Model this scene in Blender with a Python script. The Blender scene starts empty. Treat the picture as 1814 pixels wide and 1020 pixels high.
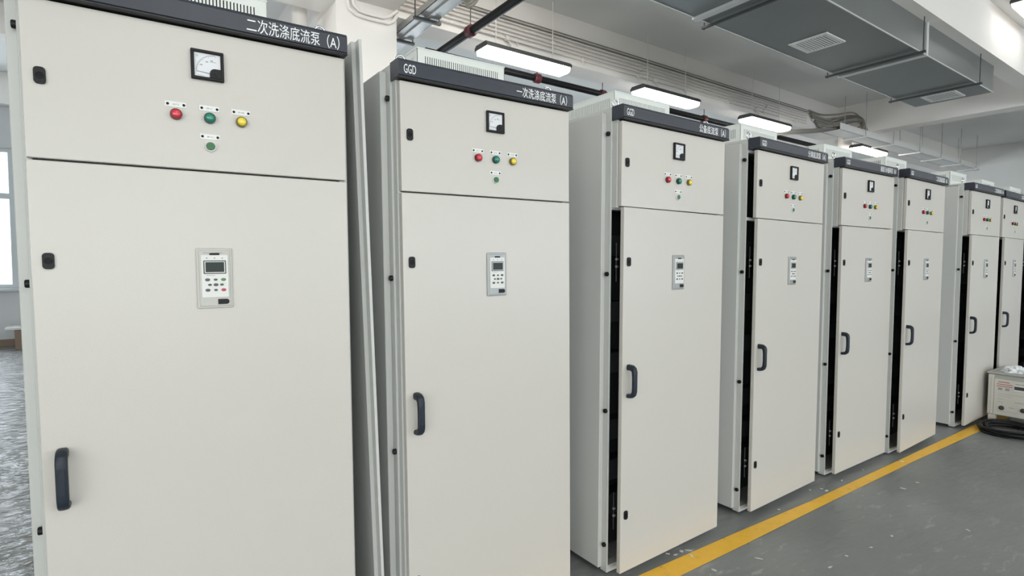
import bpy, bmesh, math, random
from mathutils import Vector, Matrix, Euler
R = math.radians
PI = math.pi
random.seed(7)
scn = bpy.context.scene
col = scn.collection

# ------------------------------------------------------------------ camera
PITCH, ROLL, YAW, EYE = 0.047746, -0.003452, -0.611036, 1.4911
FPX = 978.29
def cam_dir(xx, yy, zz):
    cr, sr = math.cos(ROLL), math.sin(ROLL)
    x = cr*xx + sr*zz; z2 = -sr*xx + cr*zz
    y2 = yy*math.cos(PITCH) + z2*math.sin(PITCH)
    z3 = -yy*math.sin(PITCH) + z2*math.cos(PITCH)
    c, s = math.cos(-YAW), math.sin(-YAW)
    return Vector((c*x + s*y2, -s*x + c*y2, z3))
cam = bpy.data.cameras.new('camera')
cam.sensor_width = 36.0
cam.lens = 36.0*FPX/1814.0
cam.clip_start = 0.02
cam.clip_end = 200
camo = bpy.data.objects.new('camera', cam); col.objects.link(camo)
rt, fw, up = cam_dir(1, 0, 0), cam_dir(0, 1, 0), cam_dir(0, 0, 1)
M = Matrix((rt, up, -fw)).transposed().to_4x4()
M.translation = (0, 0, EYE)
camo.matrix_world = M
scn.camera = camo

# ------------------------------------------------------------------ world, exposure, daylight
scn.view_settings.view_transform = 'Standard'
scn.view_settings.look = 'None'
scn.view_settings.gamma = 1.0
scn.view_settings.use_curve_mapping = False
scn.view_settings.exposure = -0.08
w = bpy.data.worlds.new('overcast_sky'); scn.world = w
w.use_nodes = True
bg = w.node_tree.nodes['Background']
bg.inputs[0].default_value = (0.86, 0.93, 1.0, 1)
bg.inputs[1].default_value = 3.0

LAMP = 20.0            # strength of the ceiling lamps' diffusers
def area(name, loc, rot, sx, sy, power, color):
    l = bpy.data.lights.new(name, 'AREA'); l.shape = 'RECTANGLE'
    l.size = sx; l.size_y = sy; l.energy = power; l.color = color
    o = bpy.data.objects.new(name, l); col.objects.link(o)
    o.location = loc; o.rotation_euler = rot
    return o
DAY = (0.93, 0.97, 1.0)
FRONT_WIN = [-14.0, -10.6, -7.2, -3.4, .4, 4.6, 8.8, 13.0]
FRONT_POWER = [340, 310, 240, 190, 140, 130, 140, 140]
for x, pw in zip(FRONT_WIN, FRONT_POWER):   # daylight coming in by the window band behind the viewer
    area('daylight', (x, -8.62, 2.0), (R(90), 0, 0), 3.0, 2.9, pw, (1.0, 0.95, 0.87) if x < 5 else (0.95, 0.985, 1.0))
BACK_WIN = [(-8.0, -5.4), (-3.75, -1.5), (1.2, 3.6), (5.6, 8.0), (10.0, 12.4), (14.4, 16.8)]
for a, b in BACK_WIN: # daylight by the windows of the far wall
    area('daylight', ((a+b)/2, 13.25, 2.2), (R(-90), 0, 0), b-a, 2.3, 200, DAY)

# ------------------------------------------------------------------ materials
def mat(name, color, rough=0.5, metal=0.0, var=0.0, scale=8.0, bump=0.0, bscale=60.0, emit=None, estr=1.0, spec=None, coat=0.0):
    m = bpy.data.materials.new(name); m.use_nodes = True
    nt = m.node_tree; N = nt.nodes; L = nt.links
    b = N['Principled BSDF']
    b.inputs['Base Color'].default_value = (*color, 1)
    b.inputs['Roughness'].default_value = rough
    b.inputs['Metallic'].default_value = metal
    if spec is not None: b.inputs['Specular IOR Level'].default_value = spec
    if coat: b.inputs['Coat Weight'].default_value = coat
    if emit:
        b.inputs['Emission Color'].default_value = (*emit, 1)
        b.inputs['Emission Strength'].default_value = estr
    if var or bump:
        tc = N.new('ShaderNodeTexCoord')
    if var:
        nz = N.new('ShaderNodeTexNoise'); nz.inputs['Scale'].default_value = scale; nz.inputs['Detail'].default_value = 4
        L.new(tc.outputs['Object'], nz.inputs['Vector'])
        mx = N.new('ShaderNodeMix'); mx.data_type = 'RGBA'
        mx.inputs['A'].default_value = (*[c*(1-var) for c in color], 1)
        mx.inputs['B'].default_value = (*[min(1, c*(1+var)) for c in color], 1)
        L.new(nz.outputs['Fac'], mx.inputs['Factor'])
        L.new(mx.outputs['Result'], b.inputs['Base Color'])
    if bump:
        n2 = N.new('ShaderNodeTexNoise'); n2.inputs['Scale'].default_value = bscale; n2.inputs['Detail'].default_value = 3
        L.new(tc.outputs['Object'], n2.inputs['Vector'])
        bp = N.new('ShaderNodeBump'); bp.inputs['Strength'].default_value = bump; bp.inputs['Distance'].default_value = 0.01
        L.new(n2.outputs['Fac'], bp.inputs['Height'])
        L.new(bp.outputs['Normal'], b.inputs['Normal'])
    return m

def floor_mat():
    m = mat('grey_floor_paint', (0.2, 0.21, 0.205), 0.35)
    nt = m.node_tree; N = nt.nodes; L = nt.links; b = N['Principled BSDF']
    tc = N.new('ShaderNodeTexCoord')
    n1 = N.new('ShaderNodeTexNoise'); n1.inputs['Scale'].default_value = 0.9; n1.inputs['Detail'].default_value = 6
    n2 = N.new('ShaderNodeTexNoise'); n2.inputs['Scale'].default_value = 5.0; n2.inputs['Detail'].default_value = 8; n2.inputs['Roughness'].default_value = 0.7
    n3 = N.new('ShaderNodeTexVoronoi'); n3.inputs['Scale'].default_value = 2.3; n3.feature = 'F1'
    mp = N.new('ShaderNodeMapping'); mp.inputs['Scale'].default_value = (1.0, 3.0, 1.0)
    L.new(tc.outputs['Object'], mp.inputs['Vector'])
    for n in (n1, n3): L.new(tc.outputs['Object'], n.inputs['Vector'])
    L.new(mp.outputs['Vector'], n2.inputs['Vector'])
    r1 = N.new('ShaderNodeValToRGB')
    r1.color_ramp.elements[0].position = 0.3; r1.color_ramp.elements[0].color = (0.17, 0.177, 0.173, 1)
    r1.color_ramp.elements[1].position = 0.72; r1.color_ramp.elements[1].color = (0.245, 0.252, 0.247, 1)
    L.new(n1.outputs['Fac'], r1.inputs['Fac'])
    r2 = N.new('ShaderNodeValToRGB')   # pale scuffs
    r2.color_ramp.elements[0].position = 0.56; r2.color_ramp.elements[0].color = (0, 0, 0, 1)
    r2.color_ramp.elements[1].position = 0.74; r2.color_ramp.elements[1].color = (0.75, 0.75, 0.75, 1)
    L.new(n2.outputs['Fac'], r2.inputs['Fac'])
    r3 = N.new('ShaderNodeValToRGB')   # scuffs come in patches
    r3.color_ramp.elements[0].position = 0.44; r3.color_ramp.elements[1].position = 0.6
    L.new(n1.outputs['Fac'], r3.inputs['Fac'])
    mm = N.new('ShaderNodeMath'); mm.operation = 'MULTIPLY'
    L.new(r2.outputs['Color'], mm.inputs[0]); L.new(r3.outputs['Color'], mm.inputs[1])
    mx = N.new('ShaderNodeMix'); mx.data_type = 'RGBA'
    L.new(mm.outputs[0], mx.inputs['Factor'])
    L.new(r1.outputs['Color'], mx.inputs['A']); mx.inputs['B'].default_value = (0.55, 0.55, 0.54, 1)
    L.new(mx.outputs['Result'], b.inputs['Base Color'])
    rr = N.new('ShaderNodeMapRange'); rr.inputs['To Min'].default_value = 0.25; rr.inputs['To Max'].default_value = 0.5
    L.new(n2.outputs['Fac'], rr.inputs['Value'])
    sq = N.new('ShaderNodeSeparateXYZ'); L.new(tc.outputs['Object'], sq.inputs[0])   # the rear bay's floor is worn smooth
    mq = N.new('ShaderNodeMapRange'); mq.inputs['From Min'].default_value = 2.3; mq.inputs['From Max'].default_value = 3.6
    mq.inputs['To Min'].default_value = 1.0; mq.inputs['To Max'].default_value = 0.38
    ml = N.new('ShaderNodeMath'); ml.operation = 'MULTIPLY'
    L.new(sq.outputs['Y'], mq.inputs['Value']); L.new(mq.outputs['Result'], ml.inputs[0]); L.new(rr.outputs['Result'], ml.inputs[1])
    L.new(ml.outputs[0], b.inputs['Roughness'])
    bp = N.new('ShaderNodeBump'); bp.inputs['Strength'].default_value = 0.45; bp.inputs['Distance'].default_value = 0.045
    n4 = N.new('ShaderNodeTexNoise'); n4.inputs['Scale'].default_value = 6; n4.inputs['Detail'].default_value = 5
    L.new(mp.outputs['Vector'], n4.inputs['Vector'])
    sp = N.new('ShaderNodeSeparateXYZ'); L.new(tc.outputs['Object'], sp.inputs[0])
    mr = N.new('ShaderNodeMapRange'); mr.inputs['From Min'].default_value = 2.3; mr.inputs['From Max'].default_value = 3.6
    mr.inputs['To Min'].default_value = 0.15; mr.inputs['To Max'].default_value = 1.0
    L.new(sp.outputs['Y'], mr.inputs['Value']); L.new(mr.outputs['Result'], bp.inputs['Strength'])
    L.new(n4.outputs['Fac'], bp.inputs['Height']); L.new(bp.outputs['Normal'], b.inputs['Normal'])
    return m

def line_mat():
    m = mat('yellow_line_paint', (0.85, 0.47, 0.05), 0.45)
    nt = m.node_tree; N = nt.nodes; L = nt.links; b = N['Principled BSDF']
    tc = N.new('ShaderNodeTexCoord')
    n = N.new('ShaderNodeTexNoise'); n.inputs['Scale'].default_value = 14; n.inputs['Detail'].default_value = 8; n.inputs['Roughness'].default_value = 0.75
    L.new(tc.outputs['Object'], n.inputs['Vector'])
    r = N.new('ShaderNodeValToRGB')
    r.color_ramp.elements[0].position = 0.26; r.color_ramp.elements[0].color = (0.33, 0.2, 0.06, 1)
    r.color_ramp.elements[1].position = 0.42; r.color_ramp.elements[1].color = (0.9, 0.5, 0.035, 1)
    e = r.color_ramp.elements.new(0.7); e.color = (0.95, 0.56, 0.055, 1)
    L.new(n.outputs['Fac'], r.inputs['Fac']); L.new(r.outputs['Color'], b.inputs['Base Color'])
    return m

def glass_mat(name='window_glass', tint=(0.95, 0.98, 1.0), glossy=0.08):
    m = bpy.data.materials.new(name); m.use_nodes = True
    nt = m.node_tree; nt.nodes.clear()
    out = nt.nodes.new('ShaderNodeOutputMaterial'); mix = nt.nodes.new('ShaderNodeMixShader')
    t = nt.nodes.new('ShaderNodeBsdfTransparent'); t.inputs[0].default_value = (*tint, 1)
    g = nt.nodes.new('ShaderNodeBsdfGlossy'); g.inputs['Roughness'].default_value = 0.03
    mix.inputs[0].default_value = glossy
    nt.links.new(t.outputs[0], mix.inputs[1]); nt.links.new(g.outputs[0], mix.inputs[2]); nt.links.new(mix.outputs[0], out.inputs[0])
    return m

PAINT = mat('cabinet_paint', (0.556, 0.53, 0.488), 0.3, var=0.012, scale=3, bump=0.05, bscale=260)
PAINT2 = mat('panel_paint', (0.54, 0.545, 0.525), 0.42, bump=0.05, bscale=260)
VENTP = mat('vent_box_paint', (0.7, 0.72, 0.69), 0.5)
GALV = mat('galvanised_steel', (0.42, 0.44, 0.45), 0.38, metal=0.7, var=0.12, scale=30)
INSIDE_SHADE = mat('interior_shade', (0.03, 0.033, 0.036), 0.7)  # near-black colour stands in for shade inside cabinets, vent boxes and grilles
BANNER = mat('navy_banner', (0.027, 0.032, 0.046), 0.36, var=0.12, scale=20)
BANNERLIP = mat('black_banner_lip', (0.012, 0.012, 0.014), 0.4)
WHITE = mat('white_lettering', (0.85, 0.86, 0.86), 0.6)
BLACK = mat('black_plastic', (0.01, 0.01, 0.011), 0.45, spec=0.25)
BLACK2 = mat('black_plastic_inset', (0.005, 0.005, 0.006), 0.5, spec=0.2)
HANDLE = mat('navy_handle', (0.02, 0.027, 0.038), 0.42, spec=0.3, bump=0.08, bscale=500)
DIAL = mat('meter_dial', (0.7, 0.71, 0.73), 0.35)
GREYINK = mat('grey_ink', (0.3, 0.3, 0.31), 0.6)
REDL = mat('red_lens', (0.62, 0.035, 0.055), 0.18, coat=0.5)
REDD = mat('red_bezel', (0.14, 0.01, 0.014), 0.3)
GRNL = mat('green_lens', (0.01, 0.22, 0.15), 0.18, coat=0.5)
GRND = mat('green_bezel', (0.006, 0.05, 0.045), 0.3)
YELL = mat('yellow_lens', (0.8, 0.62, 0.05), 0.18, coat=0.5)
YELD = mat('yellow_bezel', (0.16, 0.13, 0.012), 0.3)
GRNB = mat('green_button_cap', (0.022, 0.14, 0.042), 0.4)
CHROME = mat('chrome', (0.75, 0.76, 0.77), 0.16, metal=1.0)
PLATE = mat('white_label_plate', (0.76, 0.76, 0.74), 0.45)
KEYW = mat('keypad_face', (0.7, 0.7, 0.675), 0.45)
KEYF_L = mat('keypad_frame_pale', (0.5, 0.49, 0.455), 0.45)
KEYF_G = mat('keypad_frame_grey', (0.34, 0.35, 0.35), 0.35, metal=0.3)
LCD = mat('keypad_screen', (0.022, 0.032, 0.029), 0.3, spec=0.2)
KEYK = mat('keypad_key', (0.1, 0.1, 0.1), 0.5)
KEYR = mat('keypad_red_key', (0.5, 0.06, 0.09), 0.5)
KEYG = mat('keypad_green_key', (0.1, 0.22, 0.1), 0.5)
WALLP = mat('wall_plaster', (0.78, 0.77, 0.745), 0.8, var=0.03, scale=2, bump=0.04, bscale=30)
BEAMP = mat('beam_plaster', (0.88, 0.84, 0.8), 0.8, var=0.03, scale=1.5, bump=0.04, bscale=30)
CEILP = mat('ceiling_plaster', (0.8, 0.8, 0.78), 0.85, var=0.04, scale=1.2)
DADO = mat('wall_grey', (0.5, 0.515, 0.53), 0.7, var=0.05, scale=2)
PIPEP = mat('black_pipe_paint', (0.007, 0.007, 0.008), 0.5, spec=0.2)
CLAMP = mat('red_clamp', (0.085, 0.012, 0.018), 0.5)
COND = mat('white_conduit', (0.78, 0.74, 0.7), 0.5)
CONDD = mat('dark_cable', (0.2, 0.185, 0.17), 0.6)
CABLE_A = mat('tan_cable', (0.3, 0.27, 0.215), 0.55)
CABLE_B = mat('grey_cable', (0.3, 0.29, 0.26), 0.55)
DUCT = mat('duct_sheet', (0.27, 0.285, 0.28), 0.42, metal=0.8, var=0.1, scale=2.0)
DUCTE = mat('duct_edge', (0.62, 0.63, 0.62), 0.45, metal=0.2)
DARKST = mat('dark_steel', (0.05, 0.052, 0.052), 0.5)
GRILLE = mat('white_grille', (0.74, 0.74, 0.73), 0.45)
TRAYP = mat('tray_paint', (0.8, 0.79, 0.77), 0.45, metal=0.1)
TRAYG = mat('tray_zinc', (0.5, 0.5, 0.49), 0.4, metal=0.5)
FIXT = mat('lamp_housing', (0.05, 0.052, 0.052), 0.5)
DIFF_SOFT = mat('dim_lamp_diffuser', (0.9, 0.9, 0.88), 0.5, emit=(1.0, 0.985, 0.95), estr=4.0)
DIFF = mat('lamp_diffuser', (0.9, 0.9, 0.88), 0.5, emit=(1.0, 0.975, 0.915), estr=LAMP)
WINF = mat('window_frame_paint', (0.45, 0.49, 0.51), 0.4)
GLASS = glass_mat()
FLOORM = floor_mat()
LINEM = line_mat()
MACH = mat('machine_panel', (0.6, 0.58, 0.53), 0.45, var=0.05, scale=12)
MACHD = mat('machine_side', (0.4, 0.4, 0.38), 0.45)
REDINK = mat('red_ink', (0.42, 0.12, 0.11), 0.6)
CARD = mat('brown_box', (0.2, 0.15, 0.11), 0.7)
FILM = mat('crumpled_film', (0.78, 0.8, 0.82), 0.2, bump=0.6, bscale=40)
SCRAP = mat('pale_scrap', (0.6, 0.6, 0.58), 0.6)
RUBBER = mat('black_rubber', (0.006, 0.006, 0.007), 0.5, spec=0.3)

# ------------------------------------------------------------------ mesh helpers
class MB:
    """collects boxes, bars and tubes, then makes one mesh"""
    def __init__(s): s.bm = bmesh.new()
    def box(s, x0, x1, y0, y1, z0, z1, bev=0.0, seg=1, mi=0):
        b = bmesh.new()
        vs = [b.verts.new((x, y, z)) for z in (z0, z1) for y in (y0, y1) for x in (x0, x1)]
        for f in ((0, 2, 3, 1), (4, 5, 7, 6), (0, 1, 5, 4), (2, 6, 7, 3), (0, 4, 6, 2), (1, 3, 7, 5)):
            b.faces.new([vs[i] for i in f])
        if bev: bmesh.ops.bevel(b, geom=list(b.edges), offset=bev, segments=seg, affect='EDGES', profile=0.5)
        return s.add(b, mi)
    def add(s, b, mi=0, mtx=None):
        if mtx is not None: bmesh.ops.transform(b, matrix=mtx, verts=list(b.verts))
        for f in b.faces: f.material_index = mi
        me = bpy.data.meshes.new('tmp'); b.to_mesh(me); b.free()
        s.bm.from_mesh(me); bpy.data.meshes.remove(me); return s
    def prism(s, pts, axis, a0, a1, mi=0, bev=0.0):
        """outline pts (2D) pushed along axis ('x','y','z')"""
        b = bmesh.new()
        def P(p, a):
            return {'x': (a, p[0], p[1]), 'y': (p[0], a, p[1]), 'z': (p[0], p[1], a)}[axis]
        A = [b.verts.new(P(p, a0)) for p in pts]; B = [b.verts.new(P(p, a1)) for p in pts]
        n = len(pts)
        b.faces.new(A); b.faces.new(B[::-1])
        for i in range(n): b.faces.new((A[i], B[i], B[(i+1) % n], A[(i+1) % n]))
        bmesh.ops.recalc_face_normals(b, faces=list(b.faces))
        if bev: bmesh.ops.bevel(b, geom=list(b.edges), offset=bev, segments=1, affect='EDGES')
        return s.add(b, mi)
    def tube(s, pts, r, n=8, mi=0, closed=False):
        pts = [Vector(p) for p in pts]; b = bmesh.new(); rings = []
        m = len(pts)
        prev = None
        for i, p in enumerate(pts):
            if closed: d = pts[(i+1) % m] - pts[i-1]
            else: d = pts[min(i+1, m-1)] - pts[max(i-1, 0)]
            d.normalize()
            u = (prev - d*prev.dot(d)) if prev is not None else d.orthogonal()
            if u.length < 1e-5: u = d.orthogonal()
            u.normalize(); prev = u; v = d.cross(u)
            rr = r[i] if isinstance(r, (list, tuple)) else r
            rings.append([b.verts.new(p + u*rr*math.cos(2*PI*k/n) + v*rr*math.sin(2*PI*k/n)) for k in range(n)])
        for i in range(m if closed else m-1):
            A, B = rings[i], rings[(i+1) % m]
            for k in range(n): b.faces.new((A[k], A[(k+1) % n], B[(k+1) % n], B[k]))
        if not closed:
            b.faces.new(rings[0][::-1]); b.faces.new(rings[-1])
        for f in b.faces: f.smooth = True
        bmesh.ops.recalc_face_normals(b, faces=list(b.faces))
        return s.add(b, mi)
    def lathe(s, prof, n=24, mtx=None, mi=0, smooth=True):
        """prof: (radius, height) pairs turned round local z"""
        b = bmesh.new(); rings = []
        for r, h in prof:
            if r < 1e-6: rings.append([b.verts.new((0, 0, h))])
            else: rings.append([b.verts.new((r*math.cos(2*PI*k/n), r*math.sin(2*PI*k/n), h)) for k in range(n)])
        for A, B in zip(rings, rings[1:]):
            for k in range(n):
                q = [A[k % len(A)], A[(k+1) % len(A)], B[(k+1) % len(B)], B[k % len(B)]]
                q = list(dict.fromkeys(q))
                if len(q) > 2: b.faces.new(q)
        if len(rings[0]) > 1: b.faces.new(rings[0][::-1])
        if len(rings[-1]) > 1: b.faces.new(rings[-1])
        bmesh.ops.recalc_face_normals(b, faces=list(b.faces))
        if smooth:
            for f in b.faces: f.smooth = True
        return s.add(b, mi, mtx)
    def mesh(s, name, mats):
        me = bpy.data.meshes.new(name); s.bm.to_mesh(me); s.bm.free()
        for m in (mats if isinstance(mats, (list, tuple)) else [mats]): me.materials.append(m)
        if any(p.use_smooth for p in me.polygons):
            try: me.set_sharp_from_angle(angle=R(38))
            except Exception: pass
        return me

def put(name, me, parent=None, loc=(0, 0, 0), rot=(0, 0, 0)):
    o = bpy.data.objects.new(name, me); col.objects.link(o)
    if parent is not None: o.parent = parent
    o.location = loc; o.rotation_euler = rot
    return o
def tag(o, label=None, cat=None, group=None, kind=None):
    for k, v in (('label', label), ('category', cat), ('group', group), ('kind', kind)):
        if v: o[k] = v
    return o
def empty(name, loc, rot=(0, 0, 0)):
    o = bpy.data.objects.new(name, None); col.objects.link(o)
    o.location = loc; o.rotation_euler = rot; o.empty_display_size = 0.1
    return o
def struct(name, mb, m, label=None):
    o = put(name, mb.mesh(name, m)); o['kind'] = 'structure'
    if label: o['label'] = label
    return o
FACE = Matrix.Rotation(R(90), 4, 'X')      # local z -> -y (out of a door)
def out_of_door(x, y, z): return Matrix.Translation((x, y, z)) @ FACE

def text_mesh(s, x0, x1, z0, z1, y, depth, material, name='lettering', w_per_h=None):
    """lettering in the xz plane fitted into a box, facing -y"""
    c = bpy.data.curves.new(name, 'FONT'); c.body = s; c.extrude = 0.0; c.resolution_u = 3
    o = bpy.data.objects.new(name, c); col.objects.link(o)
    dg = bpy.context.evaluated_depsgraph_get(); dg.update()
    me = bpy.data.meshes.new_from_object(o.evaluated_get(dg))
    bpy.data.objects.remove(o); bpy.data.curves.remove(c)
    xs = [v.co.x for v in me.vertices]; ys = [v.co.y for v in me.vertices]
    a0, a1, b0, b1 = min(xs), max(xs), min(ys), max(ys)
    for v in me.vertices:
        v.co = ((v.co.x-a0)/(a1-a0)*(x1-x0)+x0, y, (v.co.y-b0)/(b1-b0)*(z1-z0)+z0)
    bm = bmesh.new(); bm.from_mesh(me)
    bm.normal_update()
    if sum(f.normal.y for f in bm.faces) > 0: bmesh.ops.reverse_faces(bm, faces=list(bm.faces))
    r = bmesh.ops.extrude_face_region(bm, geom=list(bm.faces))
    bmesh.ops.translate(bm, vec=(0, -depth, 0), verts=[g for g in r['geom'] if isinstance(g, bmesh.types.BMVert)])
    bm.to_mesh(me); bm.free()
    me.materials.clear(); me.materials.append(material)
    return me

# ------------------------------------------------------------------ the hall
X0, X1, Y0, Y1, ZC = -16.0, 19.0, -8.5, 12.8, 4.62
struct('floor', MB().box(X0-.3, X1+.3, Y0-.3, Y1+.3, -0.2, 0), FLOORM)
struct('ceiling', MB().box(X0-.3, X1+.3, Y0-.3, Y1+.3, ZC, ZC+.25), CEILP)
struct('wall_left', MB().box(X0-.3, X0, Y0, Y1, 0, ZC), WALLP)
struct('wall_right', MB().box(X1, X1+.3, Y0, Y1, 0, ZC), WALLP)
def wall_with_openings(name, y0, y1, ops, z0, z1, m):
    mb = MB(); xs = X0-.3
    for a, b in ops:
        mb.box(xs, a, y0, y1, 0, ZC); mb.box(a, b, y0, y1, 0, z0); mb.box(a, b, y0, y1, z1, ZC); xs = b
    mb.box(xs, X1+.3, y0, y1, 0, ZC)
    return struct(name, mb, m)
wall_with_openings('wall_back', Y1, Y1+.3, BACK_WIN, 1.0, 3.4, DADO)
wall_with_openings('wall_front', Y0-.3, Y0, [(x-1.6, x+1.6) for x in FRONT_WIN], .45, 3.55, WALLP)
def window(n, a, b, z0, z1, y, facing):
    f = MB(); t = .07
    ya, yb = y-.04, y+.04
    f.box(a, a+.11, ya, yb, z0, z1, .006); f.box(b-.11, b, ya, yb, z0, z1, .006)
    f.box(a+.1, b-.1, ya, yb, z0, z0+t, .006); f.box(a+.1, b-.1, ya, yb, z1-t, z1, .006)
    zt = z0+(z1-z0)*.64
    f.box(a+.1, b-.1, ya, yb, zt, zt+.1, .006); f.box((a+b)/2-.03, (a+b)/2+.03, ya+.005, yb-.005, z0+t, z1-t)
    o = struct('window_%d' % n, f, WINF)
    put('glass_pane', MB().box(a+.1, b-.1, y-.004, y+.004, z0+t-.01, z1-t+.01).mesh('glass_pane', GLASS), o)
    put('window_sill', MB().box(a-.05, b+.05, y-.16*facing if facing > 0 else y, y if facing > 0 else y+.16, z0-.05, z0, .006).mesh('window_sill', WINF), o)
    bars = MB()
    k = z0+.3
    while k < z1-.1:
        bars.tube([(a+.06, y+.12*facing, k), (b-.06, y+.12*facing, k)], .008, 6); k += .32
    put('security_bars', bars.mesh('security_bars', WINF), o)
n = 0
for a, b in BACK_WIN:
    n += 1; window(n, a, b, 1.0, 3.4, Y1+.06, 1)
for x in FRONT_WIN:
    n += 1; window(n, x-1.6, x+1.6, .45, 3.55, Y0-.06, -1)
struct('baseboard_back', MB().box(X0, X1, Y1-.02, Y1, 0, .12), CARD)
struct('trim_1', MB().box(X0, X1, Y1-.25, Y1, 4.1, ZC), WALLP, 'ring beam along the top of the far wall')
# columns and beams
struct('column', MB().box(1.748, 2.378, 5.5, 6.14, 0, ZC, .006), BEAMP, 'white square column rising behind the second cabinet')
struct('column', MB().box(11.9, 12.53, 5.5, 6.14, 0, ZC, .006), BEAMP, 'white column at the far end of the long beam')
struct('ceiling_beam', MB().box(X0, X1, 5.507, 5.86, 4.03, ZC), BEAMP, 'long pale beam running behind the cabinet row')
struct('ceiling_beam', MB().box(X0, X1, 2.26, 2.49, 4.03, ZC), BEAMP, 'pale beam at the upper right beside the air duct')
struct('ceiling_beam', MB().box(1.95, 2.362, -8.5, 5.52, 4.08, ZC), BEAMP, 'cross beam meeting the column behind the second cabinet')
struct('ceiling_beam', MB().box(1.70, 2.3, 5.84, Y1, 4.033, ZC), BEAMP, 'cross beam running on behind the column')
struct('ceiling_beam', MB().box(11.91, 12.25, Y0, 5.52, 4.033, ZC), BEAMP, 'cross beam over the far end of the cabinet row')
struct('ceiling_beam', MB().box(11.91, 12.25, 5.84, Y1, 4.033, ZC), BEAMP, 'cross beam behind the far column')
struct('ceiling_beam', MB().box(X0, X1, 9.2, 9.5, 4.25, ZC), BEAMP, 'shallow beam across the bay behind the long beam')
# painted safety line
pts = [(1.0, 1.635, 1.755), (2.0, 1.635, 1.748), (2.7, 1.628, 1.73), (3.5, 1.625, 1.7), (4.8, 1.612, 1.685), (6.7, 1.565, 1.668), (8.2, 1.565, 1.665)]
lm = bmesh.new(); tops = []
for x, a, b in pts: tops.append((lm.verts.new((x, a, .0015)), lm.verts.new((x, b, .0015))))
for A, B in zip(tops, tops[1:]): lm.faces.new((A[0], B[0], B[1], A[1]))
mb = MB(); mb.add(lm)
struct('floor_line', mb, LINEM, 'yellow safety line painted along the fronts of the cabinets')

# ------------------------------------------------------------------ the switchgear cabinets
LIB = {}
def lib(key, make):
    if key not in LIB: LIB[key] = make()
    return LIB[key]

H = 2.2
def frame_mesh(lu, ll):
    mb = MB()
    for s in (-1, 1):
        a, b = (-.4, -.391) if s < 0 else (.391, .4)
        mb.box(a, b, .056, .1, .012, 2.185, .0015)
        mb.box(a, b, .74, .79, .012, 2.185, .0015)
        # sealing lip that the door closes on
        c, d = (-.393, -.378) if s < 0 else (.378, .393)
        if ll: mb.box(c, d, .024, .058, .04, 1.74, .0015)
        if lu: mb.box(c, d, .024, .058, 1.74, 2.14, .0015)
    for z0, z1 in ((.012, .045), (1.733, 1.752), (2.12, 2.185)):
        mb.box(-.391, .391, .056, .1, z0, z1, .0015)
    mb.box(-.36, .36, .74, .79, .012, .06); mb.box(-.36, .36, .74, .79, 2.12, 2.185)
    mb.box(-.3, .3, .1, .74, 0.004, .04)      # base pan
    mb.box(-.395, .395, .06, .785, 2.185, 2.2, .001)   # roof sheet
    return mb.mesh('frame', PAINT2)
def side_mesh():
    mb = MB(); mb.box(-.0125, .0125, .088, .78, .03, 2.178, .002)
    return mb.mesh('side_panel', PAINT2)
def back_mesh(): return MB().box(-.4, .4, .79, .805, .03, 2.178, .002).mesh('back_panel', PAINT2)
def shade_liner_mesh():
    mb = MB()
    mb.box(-.384, .384, .2, .22, .05, 2.12)
    mb.box(-.388, -.384, .062, .7, .05, 2.12); mb.box(.384, .388, .062, .7, .05, 2.12)  # side sheets added in near black: the interior's shade put into colour
    for i, z in enumerate((.25, .42, .62, .95, 1.2, 1.52)):
        mb.box(-.33, .2, .12, .2, z, z+.1, .004)
    return mb.mesh('plate_and_shade_liner', INSIDE_SHADE)
def banner_mesh():
    mb = MB()
    prof = [(.052, 2.136), (-.012, 2.136), (-.02, 2.144), (-.02, 2.19), (-.013, 2.2), (.052, 2.2)]
    mb.prism(prof, 'x', -.4, .4, 0)
    mb.box(-.4, .4, -.024, .02, 2.1345, 2.1395, .001, mi=1)
    return mb.mesh('name_banner', [BANNER, BANNERLIP])
def udoor_mesh():
    mb = MB(); mb.box(-.388, .394, 0, .022, 1.7455, 2.13, .0025, 2); return mb.mesh('upper_door', PAINT)
def ldoor_mesh():   # origin at the hinge, right edge
    mb = MB(); mb.box(-.783, 0, 0, .022, .036, 1.7405, .0025, 2); return mb.mesh('lower_door', PAINT)
def vent_mesh():
    mb = MB(); x0, x1, y0, y1, z0, z1 = -.211, .211, .222, .72, 2.2, 2.346
    t = .0025
    # front and back with slots, left and right with slots, lid
    def slotted(a0, a1, n, place):
        zb, zt = 2.262, 2.318
        place(a0, a1, z0, zb); place(a0, a1, zt, z1)
        m0, m1 = a0+.035, a1-.03
        place(a0, m0, zb, zt); place(m1, a1, zb, zt)
        step = (m1-m0)/n
        for i in range(n):
            place(m0+step*i+step*.36, m0+step*(i+1), zb, zt)
    slotted(x0, x1, 36, lambda a, b, c, d: mb.box(a, b, y0, y0+t, c, d))
    slotted(y0, y1, 40, lambda a, b, c, d: mb.box(x0, x0+t, a, b, c, d))
    slotted(y0, y1, 40, lambda a, b, c, d: mb.box(x1-t, x1, a, b, c, d))
    mb.box(x0, x1, y1-t, y1, z0, z1)
    mb.box(x0-.002, x1+.002, y0-.002, y1+.002, z1-.003, z1+.002)
    return mb.mesh('vent_box', VENTP)
def ventin_mesh(): return MB().box(-.19, .19, .245, .70, 2.2, 2.33).mesh('vent_shade_core', INSIDE_SHADE)  # dark block added so the slots show painted shade
def eye_mesh():
    mb = MB(); n = 20
    mb.tube([(0, .0175*math.cos(2*PI*i/n), .029+.0175*math.sin(2*PI*i/n)) for i in range(n)], .0048, 10, closed=True)
    mb.lathe([(.015, 0), (.015, .004), (.009, .006), (.008, .012)], 16)
    return mb.mesh('lifting_eye', CHROME)
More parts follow.
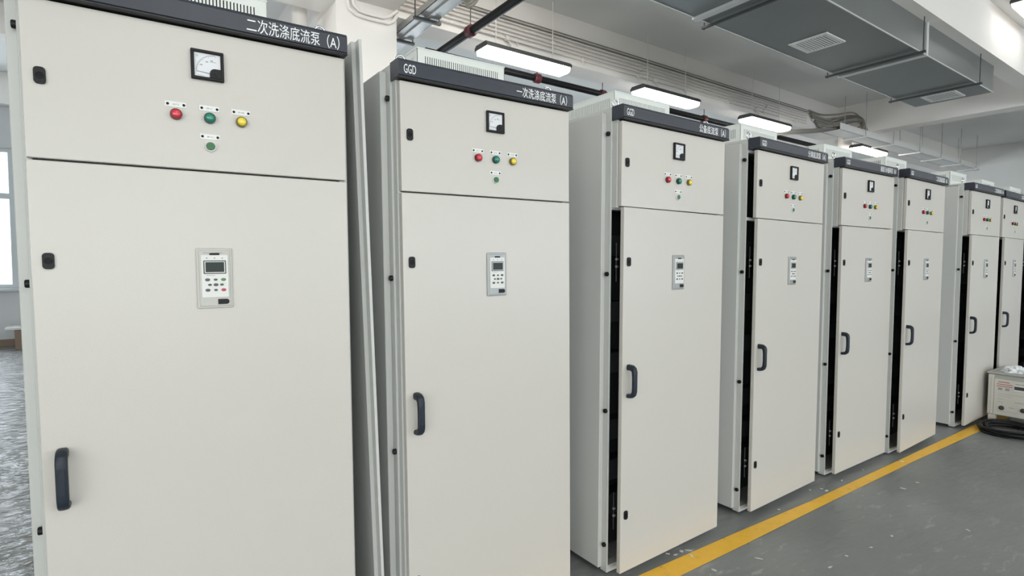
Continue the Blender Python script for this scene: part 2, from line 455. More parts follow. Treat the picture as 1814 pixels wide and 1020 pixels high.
def plug_mesh():
    mb = MB(); mb.lathe([(.0105, -.002), (.0105, .009), (.009, .011), (0, .0115)], 20, Matrix.Rotation(R(-90), 4, 'Y')); return mb.mesh('screw_plug', BLACK)
def lock_mesh():
    mb = MB()
    pts = []
    w_, h_ = .0118, .0205
    for sx, sz, a0 in ((1, 1, 0), (-1, 1, 90), (-1, -1, 180), (1, -1, 270)):
        for k in range(5):
            a = R(a0 + k*22.5); rr = .0085
            pts.append((sx*(w_-rr)+rr*math.cos(a), sz*(h_-rr)+rr*math.sin(a)))
    mb.prism(pts, 'y', -.005, 0.0)
    return mb.mesh('door_lock', BLACK)
def lockcore_mesh():
    mb = MB()
    mb.lathe([(.0085, 0), (.0085, .0016), (.0062, .0016), (.0062, .0006), (0, .0006)], 24, out_of_door(0, -.005, 0))
    mb.box(-.0058, .0058, -.0068, -.005, -.0013, .0013)
    return mb.mesh('lock_cylinder', BLACK2)
def handle_mesh():
    """bow handle: two feet and a bar standing off the door"""
    mb = MB(); b = bmesh.new()
    h = .0775; path = [(0, h-.0135), (-.012, h-.0135), (-.024, h-.0145), (-.033, h-.02), (-.0375, h-.032), (-.0385, .02), (-.0385, -.02), (-.0375, -h+.032), (-.033, -h+.02), (-.024, -h+.012), (-.012, -h+.009), (0, -h+.008)]
    wid = [.0132]*12
    th = [.0135, .0135, .0135, .0125, .0105, .0085, .0085, .0095, .0105, .0105, .0098, .0092]
    rings = []
    for i, (y, z) in enumerate(path):
        p0 = Vector(path[max(i-1, 0)]); p1 = Vector(path[min(i+1, len(path)-1)])
        d = (p1-p0).normalized(); nrm = Vector((-d.y, d.x))
        ring = []
        for k in range(12):
            a = 2*PI*k/12
            cx, cn = math.cos(a), math.sin(a)
            sx = math.copysign(abs(cx)**.6, cx)*wid[i]; sn = math.copysign(abs(cn)**.6, cn)*th[i]
            ring.append(b.verts.new((sx, y+nrm.x*sn, z+nrm.y*sn)))
        rings.append(ring)
    for A, B in zip(rings, rings[1:]):
        for k in range(12): b.faces.new((A[k], A[(k+1) % 12], B[(k+1) % 12], B[k]))
    b.faces.new(rings[0][::-1]); b.faces.new(rings[-1])
    for f in b.faces: f.smooth = True
    bmesh.ops.recalc_face_normals(b, faces=list(b.faces))
    mb.add(b)
    mb.box(-.0065, .0065, -.0478, -.0455, -.032, .036, .0008)
    return mb.mesh('handle', HANDLE)
def meter_frame():
    mb = MB(); s = .0405
    mb.box(-s, s, -.012, 0, s-.008, s, .0015); mb.box(-s, s, -.012, 0, -s, -s+.008, .0015)
    mb.box(-s, -s+.008, -.012, 0, -s+.006, s-.006, .0015); mb.box(s-.008, s, -.012, 0, -s+.006, s-.006, .0015)
    mb.box(-s+.004, s-.004, -.004, 0, -s+.004, s-.004)
    return mb.mesh('voltmeter', BLACK)
def meter_cover():
    mb = MB(); s = .0345
    pts = [(s, -s), (s, -.0075)]
    pts += [(.0185 - .0135*math.sin(R(a)), -.021 + .0135*math.cos(R(a))) for a in range(0, 91, 10)]
    pts += [(.005, -s)]
    mb.prism(pts, 'y', -.0105, -.004)
    mb.lathe([(.005, 0), (.005, .0015), (0, .0018)], 12, out_of_door(.021, -.0105, -.021))
    return mb.mesh('pivot_cover', BLACK)
def meter_dial():
    mb = MB(); s = .034
    mb.box(-s, s, -.0052, -.004, -s, s)
    cx, cz, rr = .02, -.018, .0475
    arc = lambda r0, r1, a0, a1: [(cx-r1*math.cos(R(a)), cz+r1*math.sin(R(a))) for a in range(a0, a1+1, 5)] + [(cx-r0*math.cos(R(a)), cz+r0*math.sin(R(a))) for a in range(a1, a0-1, -5)]
    mb.prism(arc(rr, rr+.0012, 0, 90), 'y', -.0056, -.0052, 1)
    for i in range(13):
        a = R(i*90/12); l = .005 if i % 3 == 0 else .003
        p = Vector((cx-rr*math.cos(a), 0, cz+rr*math.sin(a))); q = Vector((cx-(rr-l)*math.cos(a), 0, cz+(rr-l)*math.sin(a)))
        u = (q-p).normalized(); v = Vector((-u.z, 0, u.x))*.0004
        mb.prism([(p.x+v.x, p.z+v.z), (q.x+v.x, q.z+v.z), (q.x-v.x, q.z-v.z), (p.x-v.x, p.z-v.z)], 'y', -.0056, -.0052, 1)
    for x0, x1, z0, z1 in ((-.018, -.012, -.001, .002), (-.004, .002, .009, .012), (.008, .014, .0135, .0165), (.006, .022, .011, .0122), (-.026, -.01, -.029, -.0282)):
        mb.box(x0, x1, -.0056, -.0052, z0, z1, mi=1)
    return mb.mesh('dial', [DIAL, GREYINK])
def meter_needle():
    mb = MB(); mb.prism([(-.027, -.0185), (.012, -.0222), (.012, -.0212), (-.027, -.0181)], 'y', -.0075, -.0065); return mb.mesh('needle', BLACK2)
def lamp_bezel(m, key):
    mb = MB(); mb.lathe([(.0148, 0), (.0148, .010), (.0138, .0125), (.0122, .0125), (.0118, .011), (0, .011)], 28, FACE); return mb.mesh(key, m)
def lamp_lens(m):
    mb = MB(); mb.lathe([(.0119, .010), (.0116, .0135), (.010, .0162), (.007, .018), (.0035, .0188), (0, .019)], 28, FACE); return mb.mesh('lens', m)
def button_ring():
    mb = MB(); mb.lathe([(.0146, 0), (.0146, .004), (.0138, .0075), (.0124, .0075), (.012, .004), (0, .004)], 28, FACE); return mb.mesh('push_button', GRILLE)
def button_cap():
    mb = MB(); mb.lathe([(.0106, .003), (.0106, .0078), (.010, .0085), (0, .0088)], 28, FACE); return mb.mesh('button_cap', GRNB)
def plate_mesh():
    mb = MB(); mb.box(-.0255, .0255, -.0018, 0, -.0078, .0078, .0012); return mb.mesh('label_plate', PLATE)
def screws_mesh():
    mb = MB()
    mb.lathe([(.0036, 0), (.0034, .0014), (.002, .0022), (0, .0024)], 12, out_of_door(0, -.0016, 0))
    return mb.mesh('plate_screw', BLACK)
def key_frame(m, nm):
    mb = MB(); x, z = .0455, .0855
    mb.box(-x, x, -.006, 0, -z, z, .003, 2)
    mb.box(-x+.006, x-.006, -.0085, -.005, -z+.006, z-.006, .0015)
    return mb.mesh('control_keypad', m)
def key_face():
    mb = MB(); mb.box(-.0345, .0345, -.0102, -.008, -.055, .0665, .001)
    mb.box(-.007, .02, -.0102, -.008, .0715, .073, mi=1); mb.box(-.028, -.012, -.0102, -.008, .0715, .073, mi=1)
    mb.box(-.022, .0, -.0106, -.010, .0075, .0086, mi=1)
    for x in (-.0195, .0, .0195): mb.lathe([(.002, 0), (.002, .0006), (0, .0007)], 10, out_of_door(x, -.0101, .057), 1)
    return mb.mesh('key_face', [KEYW, GREYINK])
def key_screen():
    mb = MB(); mb.box(-.0285, .0285, -.0118, -.009, .0125, .0505, .001, mi=1); mb.box(-.0255, .0255, -.0123, -.0115, .0155, .0475, mi=2); mb.box(-.0235, .0235, -.0127, -.012, .0175, .0458)
    return mb.mesh('screen', [LCD, KEYK, GRILLE])
def key_key(m, r=1.0):
    mb = MB(); q = Matrix.Translation((0, -.0098, 0)) @ Matrix.Diagonal((1.45*r, 1, .95*r, 1)) @ FACE
    mb.lathe([(.0043, 0), (.0042, .0013), (.0034, .002), (0, .0021)], 18, q); return mb.mesh('key', m)
def key_tab():
    mb = MB(); mb.box(-.0125, .0125, -.0112, -.008, .0655, .0712, .001); return mb.mesh('latch_tab', BLACK)
def key_plug():
    mb = MB(); pts = [(.006, -.0745), (.027, -.0745)] + [(.027+.0075*math.cos(R(a)), -.067+.0075*math.sin(R(a))) for a in range(-75, 90, 15)] + [(.006, -.0595)]
    mb.prism(pts, 'y', -.0108, -.008); return mb.mesh('port_cover', BLACK)
def roller_mesh():
    mb = MB()
    for z in (-.02, .014):
        mb.lathe([(.006, 0), (.006, .01)], 12, Matrix.Translation((-.376, .04, z)) @ Matrix.Rotation(R(90), 4, 'Y'))
    mb.tube([(-.368, .046, -.09), (-.368, .046, .09)], .003, 6, mi=1)
    return mb.mesh('roller_catch', [GALV, DARKST])

CABS = [  # left front corner x, y, turn, lean (degrees), door ajar (degrees), lip upper/lower, name, text width, label
 (-.1843, 1.787, -.8364, -.6221, 0, 1, 1, None, '二次洗涤底流泵（A）', .51, .775, 'large light grey cabinet nearest the viewer, filling the left of the photo, with pale keypad'),
 (.8212, 1.8337, .2945, -.8535, 0, 1, 1, 'GGD', '一次洗涤底流泵（A）', .502, .765, 'second grey cabinet from the left, lower door shut, standing beside the leaning loose panel'),
 (1.8438, 1.7828, .4079, -.0727, 1.3, 1, 0, 'GGD', '公备底流泵（A）', .545, .768, 'third grey cabinet from the left, its lower door ajar with a black gap'),
 (2.9431, 1.795, .7453, .09, .8, 0, 0, 'GGD', '分离底流泵（A）', .54, .765, 'fourth grey cabinet from the left with black gaps beside both its doors'),
 (3.957, 1.7917, -1.0, -.1053, .6, 1, 0, 'GGD', '厢泵污水循环泵（A）', .515, .765, 'fifth grey cabinet from the left, standing close against the next one on its right'),
 (4.825, 1.7247, .3, 0, 1.2, 1, 0, 'GGD', '二次沉清底流泵（A）', .515, .765, 'sixth grey cabinet from the left, close on the right of the fifth, door ajar'),
 (6.1061, 1.6854, -.5324, 0, 1.0, 1, 0, 'GGD', '二次沉清给水泵（A）', .52, .78, 'seventh grey cabinet from the left, just left of the test machine, side panel in view'),
 (7.0007, 1.6851, .6705, .0655, 1.7, 1, 0, None, '二次沉清给水泵（B）', .52, .78, 'eighth grey cabinet from the left, half hidden behind the test machine'),
 (7.925, 1.682, 0, 0, 2.0, 1, 0, None, '二次沉清给水泵（C）', .52, .78, 'last grey cabinet, cut off by the right edge of the photo'),
]
W = .8
HX = .395            # hinge line of the doors
for ci, (x0, y0, th, ti, ajar, lu, ll, ggd, name, t0, t1, lab) in enumerate(CABS):
    th, ti = R(th), R(ti)
    bx, by = x0 + W/2*math.cos(th), y0 + W/2*math.sin(th)
    root = empty('switchgear_cabinet', (bx, by, 0), (0, ti, th))
    tag(root, lab, 'cabinet', 'row of grey switchgear cabinets')
    U = lambda u: u - W/2
    put('frame', lib(('frame', lu, ll), lambda: frame_mesh(lu, ll)), root)
    side = lib('side', side_mesh)
    put('side_panel', side, root, (-.4125, 0, 0)); put('side_panel', side, root, (.4125, 0, 0))
    put('back_panel', lib('back', back_mesh), root)
    put('plate_and_shade_liner', lib('shade_liner', shade_liner_mesh), root)
    bn = put('name_banner', lib('banner', banner_mesh), root)
    put('lettering', text_mesh(name, U(t0), U(t1), 2.146, 2.187, -.0202, .0008, WHITE), bn)
    if ggd: put('lettering', text_mesh(ggd, U(.02), U(.066), 2.151, 2.182, -.0202, .0008, WHITE), bn)
    ud = put('upper_door', lib('udoor', udoor_mesh), root)
    ld = put('lower_door', lib('ldoor', ldoor_mesh), root, (HX, 0, 0), (0, 0, R(ajar)))
    # upper door fittings
    for zz, owner in ((1.945, 'u'), (1.4925, 'l'), (.31, 'l')):
        lk = put('door_lock', lib('lock', lock_mesh), ud if owner == 'u' else ld, (U(.046), -.0005, zz) if owner == 'u' else (U(.045)-HX, -.0005, zz))
        # the key cylinder sits in the lock body
        put('lock_cylinder', lib('lockcore', lockcore_mesh), ud if owner == 'u' else ld, lk.location)
    vm = put('voltmeter', lib('meter', meter_frame), root, (U(.409), 0, 2.0345))
    put('dial', lib('dial', meter_dial), vm); put('needle', lib('needle', meter_needle), vm); put('pivot_cover', lib('cover', meter_cover), vm)
    put('scale_letter', lib('vletter', lambda: text_mesh('V', -.028, -.022, .02, .027, -.0053, .0003, GREYINK)), vm)
    for key, u, mb_, ml_, zh in (('red', .3295, REDD, REDL, '运行'), ('green', .4105, GRND, GRNL, '停止'), ('yellow', .4915, YELD, YELL, '故障')):
        il = put('indicator_lamp', lib(('bez', key), lambda: lamp_bezel(mb_, 'indicator_lamp')), root, (U(u), 0, 1.8905))
        tag(il, '%s round indicator lamp' % key)
        put('lens', lib(('lens', key), lambda: lamp_lens(ml_)), il)
        lp = put('label_plate', lib('plate', plate_mesh), root, (U(u), 0, 1.9175))
        for sx in (-.019, .019): put('plate_screw', lib('screw', screws_mesh), lp, (sx, 0, 0))
        put('plate_lettering', lib(('zh', zh), lambda: text_mesh(zh, -.0085, .0085, -.0022, .0022, -.0018, .0003, GREYINK)), lp)
    pb = put('push_button', lib('bring', button_ring), root, (U(.41), 0, 1.812))
    tag(pb, 'green push button in a white ring')
    put('button_cap', lib('bcap', button_cap), pb)
    lp = put('label_plate', lib('plate', plate_mesh), root, (U(.41), 0, 1.839))
    for sx in (-.019, .019): put('plate_screw', lib('screw', screws_mesh), lp, (sx, 0, 0))
    put('plate_lettering', lib(('zh', 'r'), lambda: text_mesh('复位', -.0085, .0085, -.0022, .0022, -.0018, .0003, GREYINK)), lp)
    # keypad and handle on the (ajar) lower door
    def on_door(u, z, w=0.0):
        a = R(ajar); dx = U(u) - HX
        return (HX + dx*math.cos(a) - w*math.sin(a), dx*math.sin(a) + w*math.cos(a), z)
    kf = 'pale' if ci == 0 else 'grey'
    kp = put('control_keypad', lib(('kp', kf), lambda: key_frame(KEYF_L if kf == 'pale' else KEYF_G, kf)), root, on_door(.4095, 1.441), (0, 0, R(ajar)))
    put('key_face', lib('kface', key_face), kp); put('screen', lib('kscreen', key_screen), kp)
    put('latch_tab', lib('ktab', key_tab), kp); put('port_cover', lib('kplug', key_plug), kp)
    for r_, z in enumerate((-.004, -.0185, -.0335)):
        for c_, x in enumerate((-.019, .001, .021)):
            if r_ == 1: x = (-.0135, .0015, .0165)[c_]
            mk = 'k'
            if (r_, c_) == (0, 2) and ci == 0: mk = 'g'
            if (r_, c_) == (2, 2) and ci == 0: mk = 'r'
            sz = .8 if c_ == 1 and r_ != 1 or r_ == 1 and c_ != 1 else 1.05
            mm = {'k': KEYK, 'g': KEYG, 'r': KEYR}[mk]
            put('key', lib(('key', mk, sz), lambda: key_key(mm, sz)), kp, (x, 0, z))
    put('handle', lib('handle', handle_mesh), ld, (U(.0535)-HX, 0, .9415))
    # screw plugs on both flanks, roller catches, lifting eyes, vent box
    for z in (.145, .79, 1.435, 2.08):
        put('screw_plug', lib('plug', plug_mesh), root, (-.4, .071, z))
        put('screw_plug', lib('plug', plug_mesh), root, (.4, .071, z), (0, 0, PI))
    for z in (1.49, .31): put('roller_catch', lib('roller', roller_mesh), root, (0, 0, z))
    for ex in (-.345, .345):
        for ey in (.085, .74): put('lifting_eye', lib('eye', eye_mesh), root, (ex, ey, 2.2), (0, 0, R(90)))
    vb = put('vent_box', lib('vent', vent_mesh), root)
    put('vent_shade_core', lib('ventin', ventin_mesh), vb)

# loose side panel leaning between the first two cabinets
mb = MB()
prof = [(0, 0), (0, .013), (-.009, .013), (-.009, .045), (-.021, .045), (-.021, .6), (-.019, .6), (-.019, .047), (-.007, .047), (-.007, .015), (.002, .015), (.002, 0)]
prof = [(-.010, 0), (0, 0), (0, .6), (-.004, .6), (-.004, .05), (-.022, .05), (-.022, .6), (-.024, .6), (-.024, .033), (-.010, .033)]
mb.prism(prof, 'z', 0.0, 2.225)
pn = put('side_panel_sheet', mb.mesh('side_panel_sheet', PAINT2), None, (.739, 1.82, .002), (0, R(-2.0), R(-.6)))
tag(pn, 'loose grey sheet metal side panel leaning upright between the first and second cabinets', 'metal panel')

# ------------------------------------------------------------------ ceiling lights
LG = 'ceiling lights along the long beam'
def ceiling_light(x, y, z, ln, lab, group, stem=None, diff=None):
    r = empty('ceiling_light', (x, y, z)); tag(r, lab, 'ceiling light', group)
    hb = MB(); hb.prism([(-.1, .05), (-.13, .022), (-.13, -.008), (.13, -.008), (.13, .022), (.1, .05)], 'x', 0, ln)
    hb2 = hb.mesh('housing', FIXT); put('housing', hb2, r)
    d = MB(); d.prism([(-.122, -.006), (-.11, -.055), (-.07, -.066), (.07, -.066), (.11, -.055), (.122, -.006)], 'x', .02, ln-.02)
    put('diffuser', d.mesh('diffuser', diff or DIFF), r)
    if stem:
        for q in (.2, ln-.2):
            put('hanger', MB().tube([(q, 0, .048), (q, 0, stem)], .005, 8).mesh('hanger', COND), r)
for i, (x, lab) in enumerate(((3.28, 'nearest lit ceiling light at the long beam, above the second cabinet'),
                              (5.79, 'lit ceiling light above the third cabinet, second along the long beam'),
                              (8.33, 'lit ceiling light above the fourth cabinet, third along the long beam'),
                              (12.24, 'farthest lit ceiling light, just below the right-hand cable tray'),
                              (-.25, 'ceiling light at the long beam above the first cabinet'))):
    ceiling_light(x, 5.3, 3.85, 1.22, lab, LG, ZC-3.85)
AG = 'ceiling lights over the aisle'
ceiling_light(8.58, 1.96, 4.54, 1.26, 'ceiling light glowing at the upper right corner of the photo', AG, ZC-4.54, DIFF_SOFT)
for x in (-.3, 2.6):  # unseen lamps, added to brighten the long beam and the column
    ceiling_light(x, 4.25, 4.5, 1.26, 'unseen ceiling light added between the air duct and the long beam to brighten the beam', 'added fill lights beside the duct', ZC-4.5)
for yy in (-1.4, -4.6):
    for x in (-4.0, 0.0, 4.0, 8.0, 12.0):
        ceiling_light(x, yy, 3.7, 1.26, 'ceiling light in the open floor behind the viewer', 'ceiling lights over the open floor', ZC-3.7)

# ------------------------------------------------------------------ conduits on the long beam
def clamps(o, x0, x1, step, y, z, off, drop):
    k = x0+off
    while k < x1:
        c = MB(); c.box(k-.012, k+.012, y-.022, y+.02, z-.022, z+.022, .003); c.box(k-.006, k+.006, y-.016, y-.008, z-.022-drop, z-.02)
        put('conduit_clamp', c.mesh('conduit_clamp', COND), o); k += step
names = ['lowest', 'second lowest', 'middle', 'second highest', 'highest white']
for i, (z, rr) in enumerate(((4.115, .014), (4.17, .011), (4.215, .011), (4.262, .011), (4.31, .011))):
    o = put('conduit', MB().tube([(2.4, 5.478, z), (10.62, 5.478, z)], rr, 8).mesh('conduit', COND))
    tag(o, '%s of the thin white conduits fixed along the long beam' % names[i], 'conduit', 'conduits along the long beam')
    if i == 0: lowest = o
    if i in (0, 2): clamps(o, 2.5, 11, 1.05 if i == 0 else 1.6, 5.478, z, .35, .04 if i == 0 else .0)
for z, rr, nm in ((4.335, .009, 'lower'), (4.37, .006, 'upper')):
    o = put('cable', MB().tube([(2.4, 5.48, z), (6, 5.48, z+.006), (9, 5.48, z-.003), (10.62, 5.48, z)], rr, 8).mesh('cable', CONDD))
    tag(o, '%s of the two dark cables running above the conduits on the long beam' % nm, 'cable', 'dark cables along the long beam')
for i, x in enumerate((3.75, 6.35, 8.95)):
    m_ = MB(); m_.tube([(x, 5.476, 4.115), (x+.02, 5.462, 4.08), (x+.05, 5.46, 4.05), (x+.05, 5.5, 4.0)], .011, 8); m_.box(x-.03, x+.03, 5.45, 5.498, 4.085, 4.145, .006)
    put('conduit_drop', m_.mesh('conduit_drop', COND), lowest)
# two conduits bent round the column head
for i, (dz, dx) in enumerate(((0, 0), (.046, .046))):
    p = [(1.851+dx, 5.48, 4.6), (1.851+dx, 5.48, 4.05+dz), (1.87+dx, 5.48, 3.975+dz), (1.935+dx*.6, 5.48, 3.935+dz), (2.05, 5.48, 3.925+dz), (2.277-dx, 5.48, 3.929+dz), (2.33-dx*.8, 5.48, 3.96+dz), (2.372, 5.47, 4.03+dz)]
    o = put('bent_conduit', MB().tube(p, .018, 10).mesh('bent_conduit', BEAMP))
    tag(o, ('outer', 'inner')[i]+' of the two conduits bending round the head of the column', 'conduit', 'conduits on the column')
# black fire pipes
fp = empty('fire_pipe', (0, 0, 0)); tag(fp, 'black fire pipe with dark red couplings, coming overhead and running on behind the cabinets', 'pipe')
put('pipe_run', MB().tube([(3.0, 2.9, 3.9), (3.0, 5.8, 3.87)], .043, 12).mesh('pipe_run', PIPEP), fp)
put('pipe_run', MB().tube([(2.85, 5.8, 3.87), (11.6, 5.8, 3.87)], .043, 12).mesh('pipe_run', PIPEP), fp)
def pipe_clamp(par, x, y, z, axis):
    c = MB()
    d = Vector((1, 0, 0)) if axis == 'x' else Vector((0, 1, 0))
    p = Vector((x, y, z)); c.tube([p-d*.05, p-d*.035, p+d*.035, p+d*.05], [.048, .062, .062, .048], 12)
    put('pipe_coupling', c.mesh('pipe_coupling', CLAMP), par)
    h = MB(); h.tube([(x, y, z+.04), (x, y, ZC)], .006, 6); put('hanger_rod', h.mesh('hanger_rod', DARKST), par)
pipe_clamp(fp, 3.0, 5.05, 3.878, 'y')
for x in (4.45, 5.62, 7.95, 9.6): pipe_clamp(fp, x, 5.8, 3.87, 'x')
# vertical rain pipe left of the column
o = put('rain_pipe', MB().tube([(1.555, 6.12, 0), (1.555, 6.12, 4.6)], .08, 20).mesh('rain_pipe', COND))
tag(o, 'white vertical pipe standing behind the first cabinet, left of the column', 'pipe')

# ------------------------------------------------------------------ cable tray on the left
r = empty('cable_tray', (2.57, 5.4, 3.95)); tag(r, 'zinc cable tray hung beside the column at the top of the photo', 'cable tray')
t = MB(); t.box(-.1, .1, -1.3, .9, 0, .006); t.box(-.1, -.096, -1.3, .9, 0, .07); t.box(.096, .1, -1.3, .9, 0, .07); t.box(.1, .115, -1.3, .9, 0, .004)
t.box(-.02, .02, -1.3, .9, -.012, 0)
put('trough', t.mesh('trough', TRAYG), r)
for y in (-.22, .42, -1.0):
    b = MB(); b.box(-.15, .15, y-.02, y+.02, -.04, -.012, .002); put('bracket', b.mesh('bracket', DARKST), r)
    for x in (-.135, .135):
        h = MB(); h.tube([(x, y, -.04), (x, y, ZC-3.95)], .006, 6); put('hanger_rod', h.mesh('hanger_rod', DARKST), r)
# cables spilling from that tray
def jitter(q, pts, rr):
    return ([pts[0]] + [tuple(c+random.uniform(-q, q) for c in p) for p in pts[1:-1]] + [pts[-1]], rr)
def bundle(name, lab, paths, cat='cable bundle', mats=(CABLE_A, CABLE_B)):
    root = empty(name, paths[0][0][0]); tag(root, lab, cat)
    base = Vector(paths[0][0][0])
    for i, (p, rr) in enumerate(paths):
        P = [Vector(q)-base for q in p]; S = []        # smooth the path
        for a in range(len(P)-1):
            p0, p1, p2, p3 = P[max(a-1, 0)], P[a], P[a+1], P[min(a+2, len(P)-1)]
            for k in range(6):
                s = k/6; S.append(.5*((2*p1)+(-p0+p2)*s+(2*p0-5*p1+4*p2-p3)*s*s+(-p0+3*p1-3*p2+p3)*s**3))
        S.append(P[-1])
        put('cable_strand', MB().tube(S, rr, 8).mesh('cable_strand', mats[i % len(mats)]), root)
paths = []
for i in range(5):
    q = i*.025
    paths.append(([(2.53+q*.6, 5.2, 3.985), (2.55+q*.6, 4.8, 4.0), (2.6+q*.6, 4.62, 4.0-q*.5), (2.64+q*.5, 4.56, 3.96-q*.9), (2.7+q*.6, 4.52, 4.0-q*.6), (2.74+q*.4, 4.46, 4.1), (2.8+q, 4.2, 4.3+q)], .015))
bundle('cable_bundle', 'cables looping out of the end of the zinc cable tray at the top', paths)

# ------------------------------------------------------------------ right-hand cable tray and its cables
r = empty('cable_tray', (10.3, 4.72, 3.82)); tag(r, 'white boxed cable tray hung on thin rods at the right end of the beam', 'cable tray')
t = MB(); L_ = 7.3
t.box(0, L_, 0, .004, 0, .12); t.box(0, L_, .29, .294, 0, .1); t.box(0, L_, 0, .294, 0, .004); t.box(.12, L_, 0, .294, .098, .1)
put('trough', t.mesh('trough', TRAYP), r)
for k in (.9, 2.1, 3.4, 4.6, 5.8, 6.9):
    b = MB(); b.box(k-.02, k+.02, -.05, .35, -.03, -.003, .002); put('bracket', b.mesh('bracket', TRAYP), r)
    for y in (-.035, .335):
        h = MB(); h.tube([(k, y, -.03), (k, y, ZC-3.82)], .007, 6); put('hanger_rod', h.mesh('hanger_rod', TRAYG), r)
paths = []
random.seed(3)
for i in range(11):
    a = i*.026 + random.uniform(-.012, .012)
    paths.append(jitter(.03, [(10.66+.04*i, 5.46, 4.36-a), (11.1+.04*i, 5.42, 4.33-a*.9), (11.5, 5.36, 4.36-a*.8), (11.72-a*.3, 5.15-a*.3, 4.38-a*.6), (11.78-a*.5, 4.98-a*.2, 4.25-a*.4), (11.7-a, 4.9, 4.0), (11.5-a, 4.86, 3.87)], random.uniform(.012, .019)))
bundle('cable_bundle', 'brown grey cables bending from the beam conduits down into the white tray', paths, mats=(CABLE_A, CONDD, CABLE_B))
paths = []
for i in range(4):
    paths.append(([(10.35, 4.8+.05*i, 3.85), (10.1, 4.95+.05*i, 3.84-.01*i), (9.6, 5.7, 3.86-.02*i), (9.2, 6.6, 3.88-.02*i), (8.5, 8.0, 3.9-.02*i)], .016))
bundle('cable_bundle', 'dark cables running from the open end of the white tray back behind the beam', paths, mats=(CONDD, CABLE_B))

# ------------------------------------------------------------------ air duct
r = empty('air_duct', (0, 2.38, 3.7)); tag(r, 'large grey sheet metal air duct hung under the ceiling at upper right', 'air duct')
d = MB(); d.box(4.32, 9.25, 0, .86, 0, .5, .006); put('duct_section', d.mesh('duct_section', DUCT), r)
d = MB(); d.box(3.62, 4.28, 0, .86, 0, .5, .006); put('duct_section', d.mesh('duct_section', DUCT), r)
d = MB(); d.box(4.26, 4.34, -.02, .88, -.02, .5, .004); put('duct_flange', d.mesh('duct_flange', DUCTE), r)
d = MB(); d.box(7.0, 7.045, -.016, .876, -.016, .5, .004); put('duct_flange', d.mesh('duct_flange', DUCTE), r)
for ya, yb in ((-.006, .006), (.854, .866)):
    d = MB(); d.box(3.62, 9.25, ya, yb, -.006, .006, .002); put('corner_seam', d.mesh('corner_seam', DUCTE), r)
for x in (4.48, 6.82, 8.57):
    d = MB(); d.box(x-.014, x+.014, -.07, .93, -.036, -.014, .003); put('support_bar', d.mesh('support_bar', DARKST), r)
    for y in (-.045, .905):
        h = MB(); h.tube([(x, y, -.045), (x, y, ZC-3.7)], .005, 6); put('hanger_rod', h.mesh('hanger_rod', DARKST), r)
def grille(x0, x1, y0, y1, lab):
    g = empty('air_grille', (x0, y0, 3.6975)); tag(g, lab, 'air grille', 'air grilles under the duct')
    w_, h_ = x1-x0, y1-y0
    f = MB(); b = .035
    f.box(0, w_, 0, b, -.014, .0, .003); f.box(0, w_, h_-b, h_, -.014, 0, .003); f.box(0, b, b, h_-b, -.014, 0, .003); f.box(w_-b, w_, b, h_-b, -.014, 0, .003)
    put('grille_frame', f.mesh('grille_frame', GRILLE), g)
    put('grille_shade_sheet', MB().box(b, w_-b, b, h_-b, -.003, -.0005).mesh('grille_shade_sheet', INSIDE_SHADE), g)  # near-black sheet paints the shade behind the louvres
    nn = 11
    for k in range(nn):
        y = b + (k+.5)*(h_-2*b)/nn
        s = MB(); s.prism([(y-.007, -.006), (y+.005, -.0135), (y+.007, -.0125), (y-.005, -.005)], 'x', b, w_-b); put('louvre', s.mesh('louvre', GRILLE), g)
grille(5.55, 5.93, 2.69, 3.07, 'white louvred air grille in the duct, the nearer and brighter one')
grille(8.72, 9.1, 2.62, 3.0, 'white air grille near the far end of the duct')

# ------------------------------------------------------------------ test machine, cable coil, film
r = empty('test_machine', (6.6, 1.022, 0)); tag(r, 'low beige test machine on feet with printed panel, standing before the last cabinet', 'machine')
b = MB(); b.box(0, .5, 0, .615, .085, .465, .006); put('housing', b.mesh('housing', MACHD), r)
b = MB(); b.box(-.012, .0, .002, .57, .09, .425, .003); put('front_panel', b.mesh('front_panel', MACH), r)
b = MB(); b.box(-.012, .0, .572, .613, .09, .46, .003)
for k in range(16): b.box(-.0135, -.012, .588, .598, .1+.021*k, .108+.021*k, mi=1)
put('perforated_rail', b.mesh('perforated_rail', [MACH, MACHD]), r)
for x in (.0, .44):
    for y in (.01, .555):
        f = MB(); f.box(x, x+.055, y, y+.055, 0, .086, .004); put('foot', f.mesh('foot', MACH), r)
b = MB(); b.box(-.015, .51, -.01, .625, .465, .482, .005); put('top_lid', b.mesh('top_lid', MACHD), r)
pr = MB()
for y0, y1, z0, z1, mi in ((.46, .54, .395, .402, 1), (.44, .55, .375, .381, 1), (.44, .55, .357, .363, 1), (.51, .54, .325, .345, 0), (.46, .49, .325, .345, 0), (.3, .42, .392, .398, 0),
                           (.44, .54, .27, .2715, 0), (.05, .54, .29, .2915, 0), (.5, .54, .24, .243, 0), (.5, .54, .215, .218, 0), (.36, .42, .225, .229, 0), (.4, .55, .13, .1315, 0), (.3, .36, .16, .165, 0), (.42, .46, .17, .174, 0), (.2, .26, .15, .155, 0)):
    pr.box(-.0135, -.012, y0, y1, z0, z1, mi=mi)
put('printed_markings', pr.mesh('printed_markings', [GREYINK, REDINK]), r)
b = MB(); b.box(-.016, -.012, .27, .43, .33, .385, .002, mi=0); b.box(-.018, -.015, .275, .425, .345, .375, mi=1)
put('display_window', b.mesh('display_window', [GRILLE, DARKST]), r)
RY = Matrix.Rotation(R(-90), 4, 'Y')
for y, z in ((.51, .16), (.36, .165), (.22, .17), (.08, .17)):
    k = MB(); k.lathe([(.02, 0), (.02, .006), (.012, .008), (.011, .016), (0, .017)], 20, Matrix.Translation((-.012, y, z)) @ RY); put('socket', k.mesh('socket', DARKST), r)
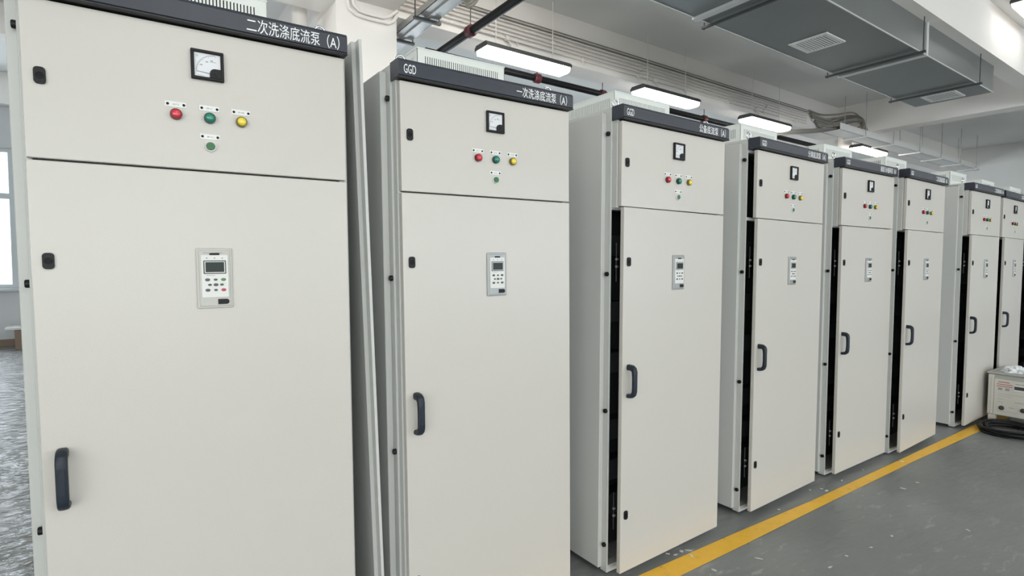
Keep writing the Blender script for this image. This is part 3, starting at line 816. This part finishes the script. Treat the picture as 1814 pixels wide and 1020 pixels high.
# crumpled film on the lid
b = bmesh.new(); bmesh.ops.create_icosphere(b, subdivisions=4, radius=1)
rng = random.Random(5)
from mathutils import noise
for v in b.verts:
    n_ = noise.noise(v.co*2.2)*.5 + noise.noise(v.co*5)*.28
    v.co = Vector((v.co.x*.08, v.co.y*.09, max(v.co.z, -.12)*.05))*(1+n_)
mb = MB(); mb.add(b, 0)
o = put('crumpled_film', mb.mesh('crumpled_film', FILM), None, (6.72, 1.47, .492))
tag(o, 'crumpled clear plastic film lying on top of the test machine', 'plastic film')
# coil of cable
mb = MB(); rng = random.Random(11); S = []
turns = 7
for i in range(turns*40):
    a = 2*PI*i/40; t_ = i/40
    rr = .2 + .028*math.sin(t_*2.3) + .012*math.sin(3*a+t_)
    S.append((6.34 + rr*math.cos(a), 1.39 + rr*math.sin(a), .013 + .006*t_ + .004*math.sin(a*2)))
mb.tube(S, .012, 8)
o = put('cable_coil', mb.mesh('cable_coil', RUBBER)); tag(o, 'coil of black rubber cable lying on the floor before the test machine', 'cable coil')

# box against the far wall, seen left of the first cabinet
r = empty('cardboard_box', (-1.33, 12.45, 0)); tag(r, 'brown box standing by the far wall below the window at the left edge', 'box')
put('box_body', MB().box(-.2, .2, -.25, .25, 0, .33, .005).mesh('box_body', CARD), r)
put('lid', MB().box(-.32, .22, -.27, .27, .33, .37, .005).mesh('lid', SCRAP), r)
# scraps on the floor
pos = [(2.236, 1.80), (2.261, 1.77), (2.317, 1.775), (2.355, 1.757), (2.321, 1.716), (2.58, 1.505), (3.456, 1.9), (3.647, 1.789), (3.727, 1.756), (3.72, 1.72), (4.319, 1.75), (3.985, 1.745), (4.174, 1.448),
       (3.167, 1.233), (3.393, 1.221), (2.972, 1.266), (2.303, 1.572), (3.817, 1.005), (2.792, 1.264), (4.373, 1.436), (-.426, 3.531), (3.2, 1.75), (4.75, 1.66)]
rng = random.Random(2)
for x, y in pos:
    b = bmesh.new(); k = rng.randint(4, 6); a0 = rng.random()*6
    L1, L2 = rng.uniform(.008, .022), rng.uniform(.005, .01)
    ring = [(L1*math.cos(a0+2*PI*i/k)*rng.uniform(.7, 1.2), L2*math.sin(a0+2*PI*i/k)*rng.uniform(.7, 1.2)) for i in range(k)]
    mb = MB(); mb.prism(ring, 'z', 0, rng.uniform(.001, .004))
    o = put('floor_scrap', mb.mesh('floor_scrap', SCRAP), None, (x, y, .0016), (0, 0, rng.random()*6))
    tag(o, 'small pale scrap of debris lying on the grey floor', 'scrap', 'pale scraps on the floor')
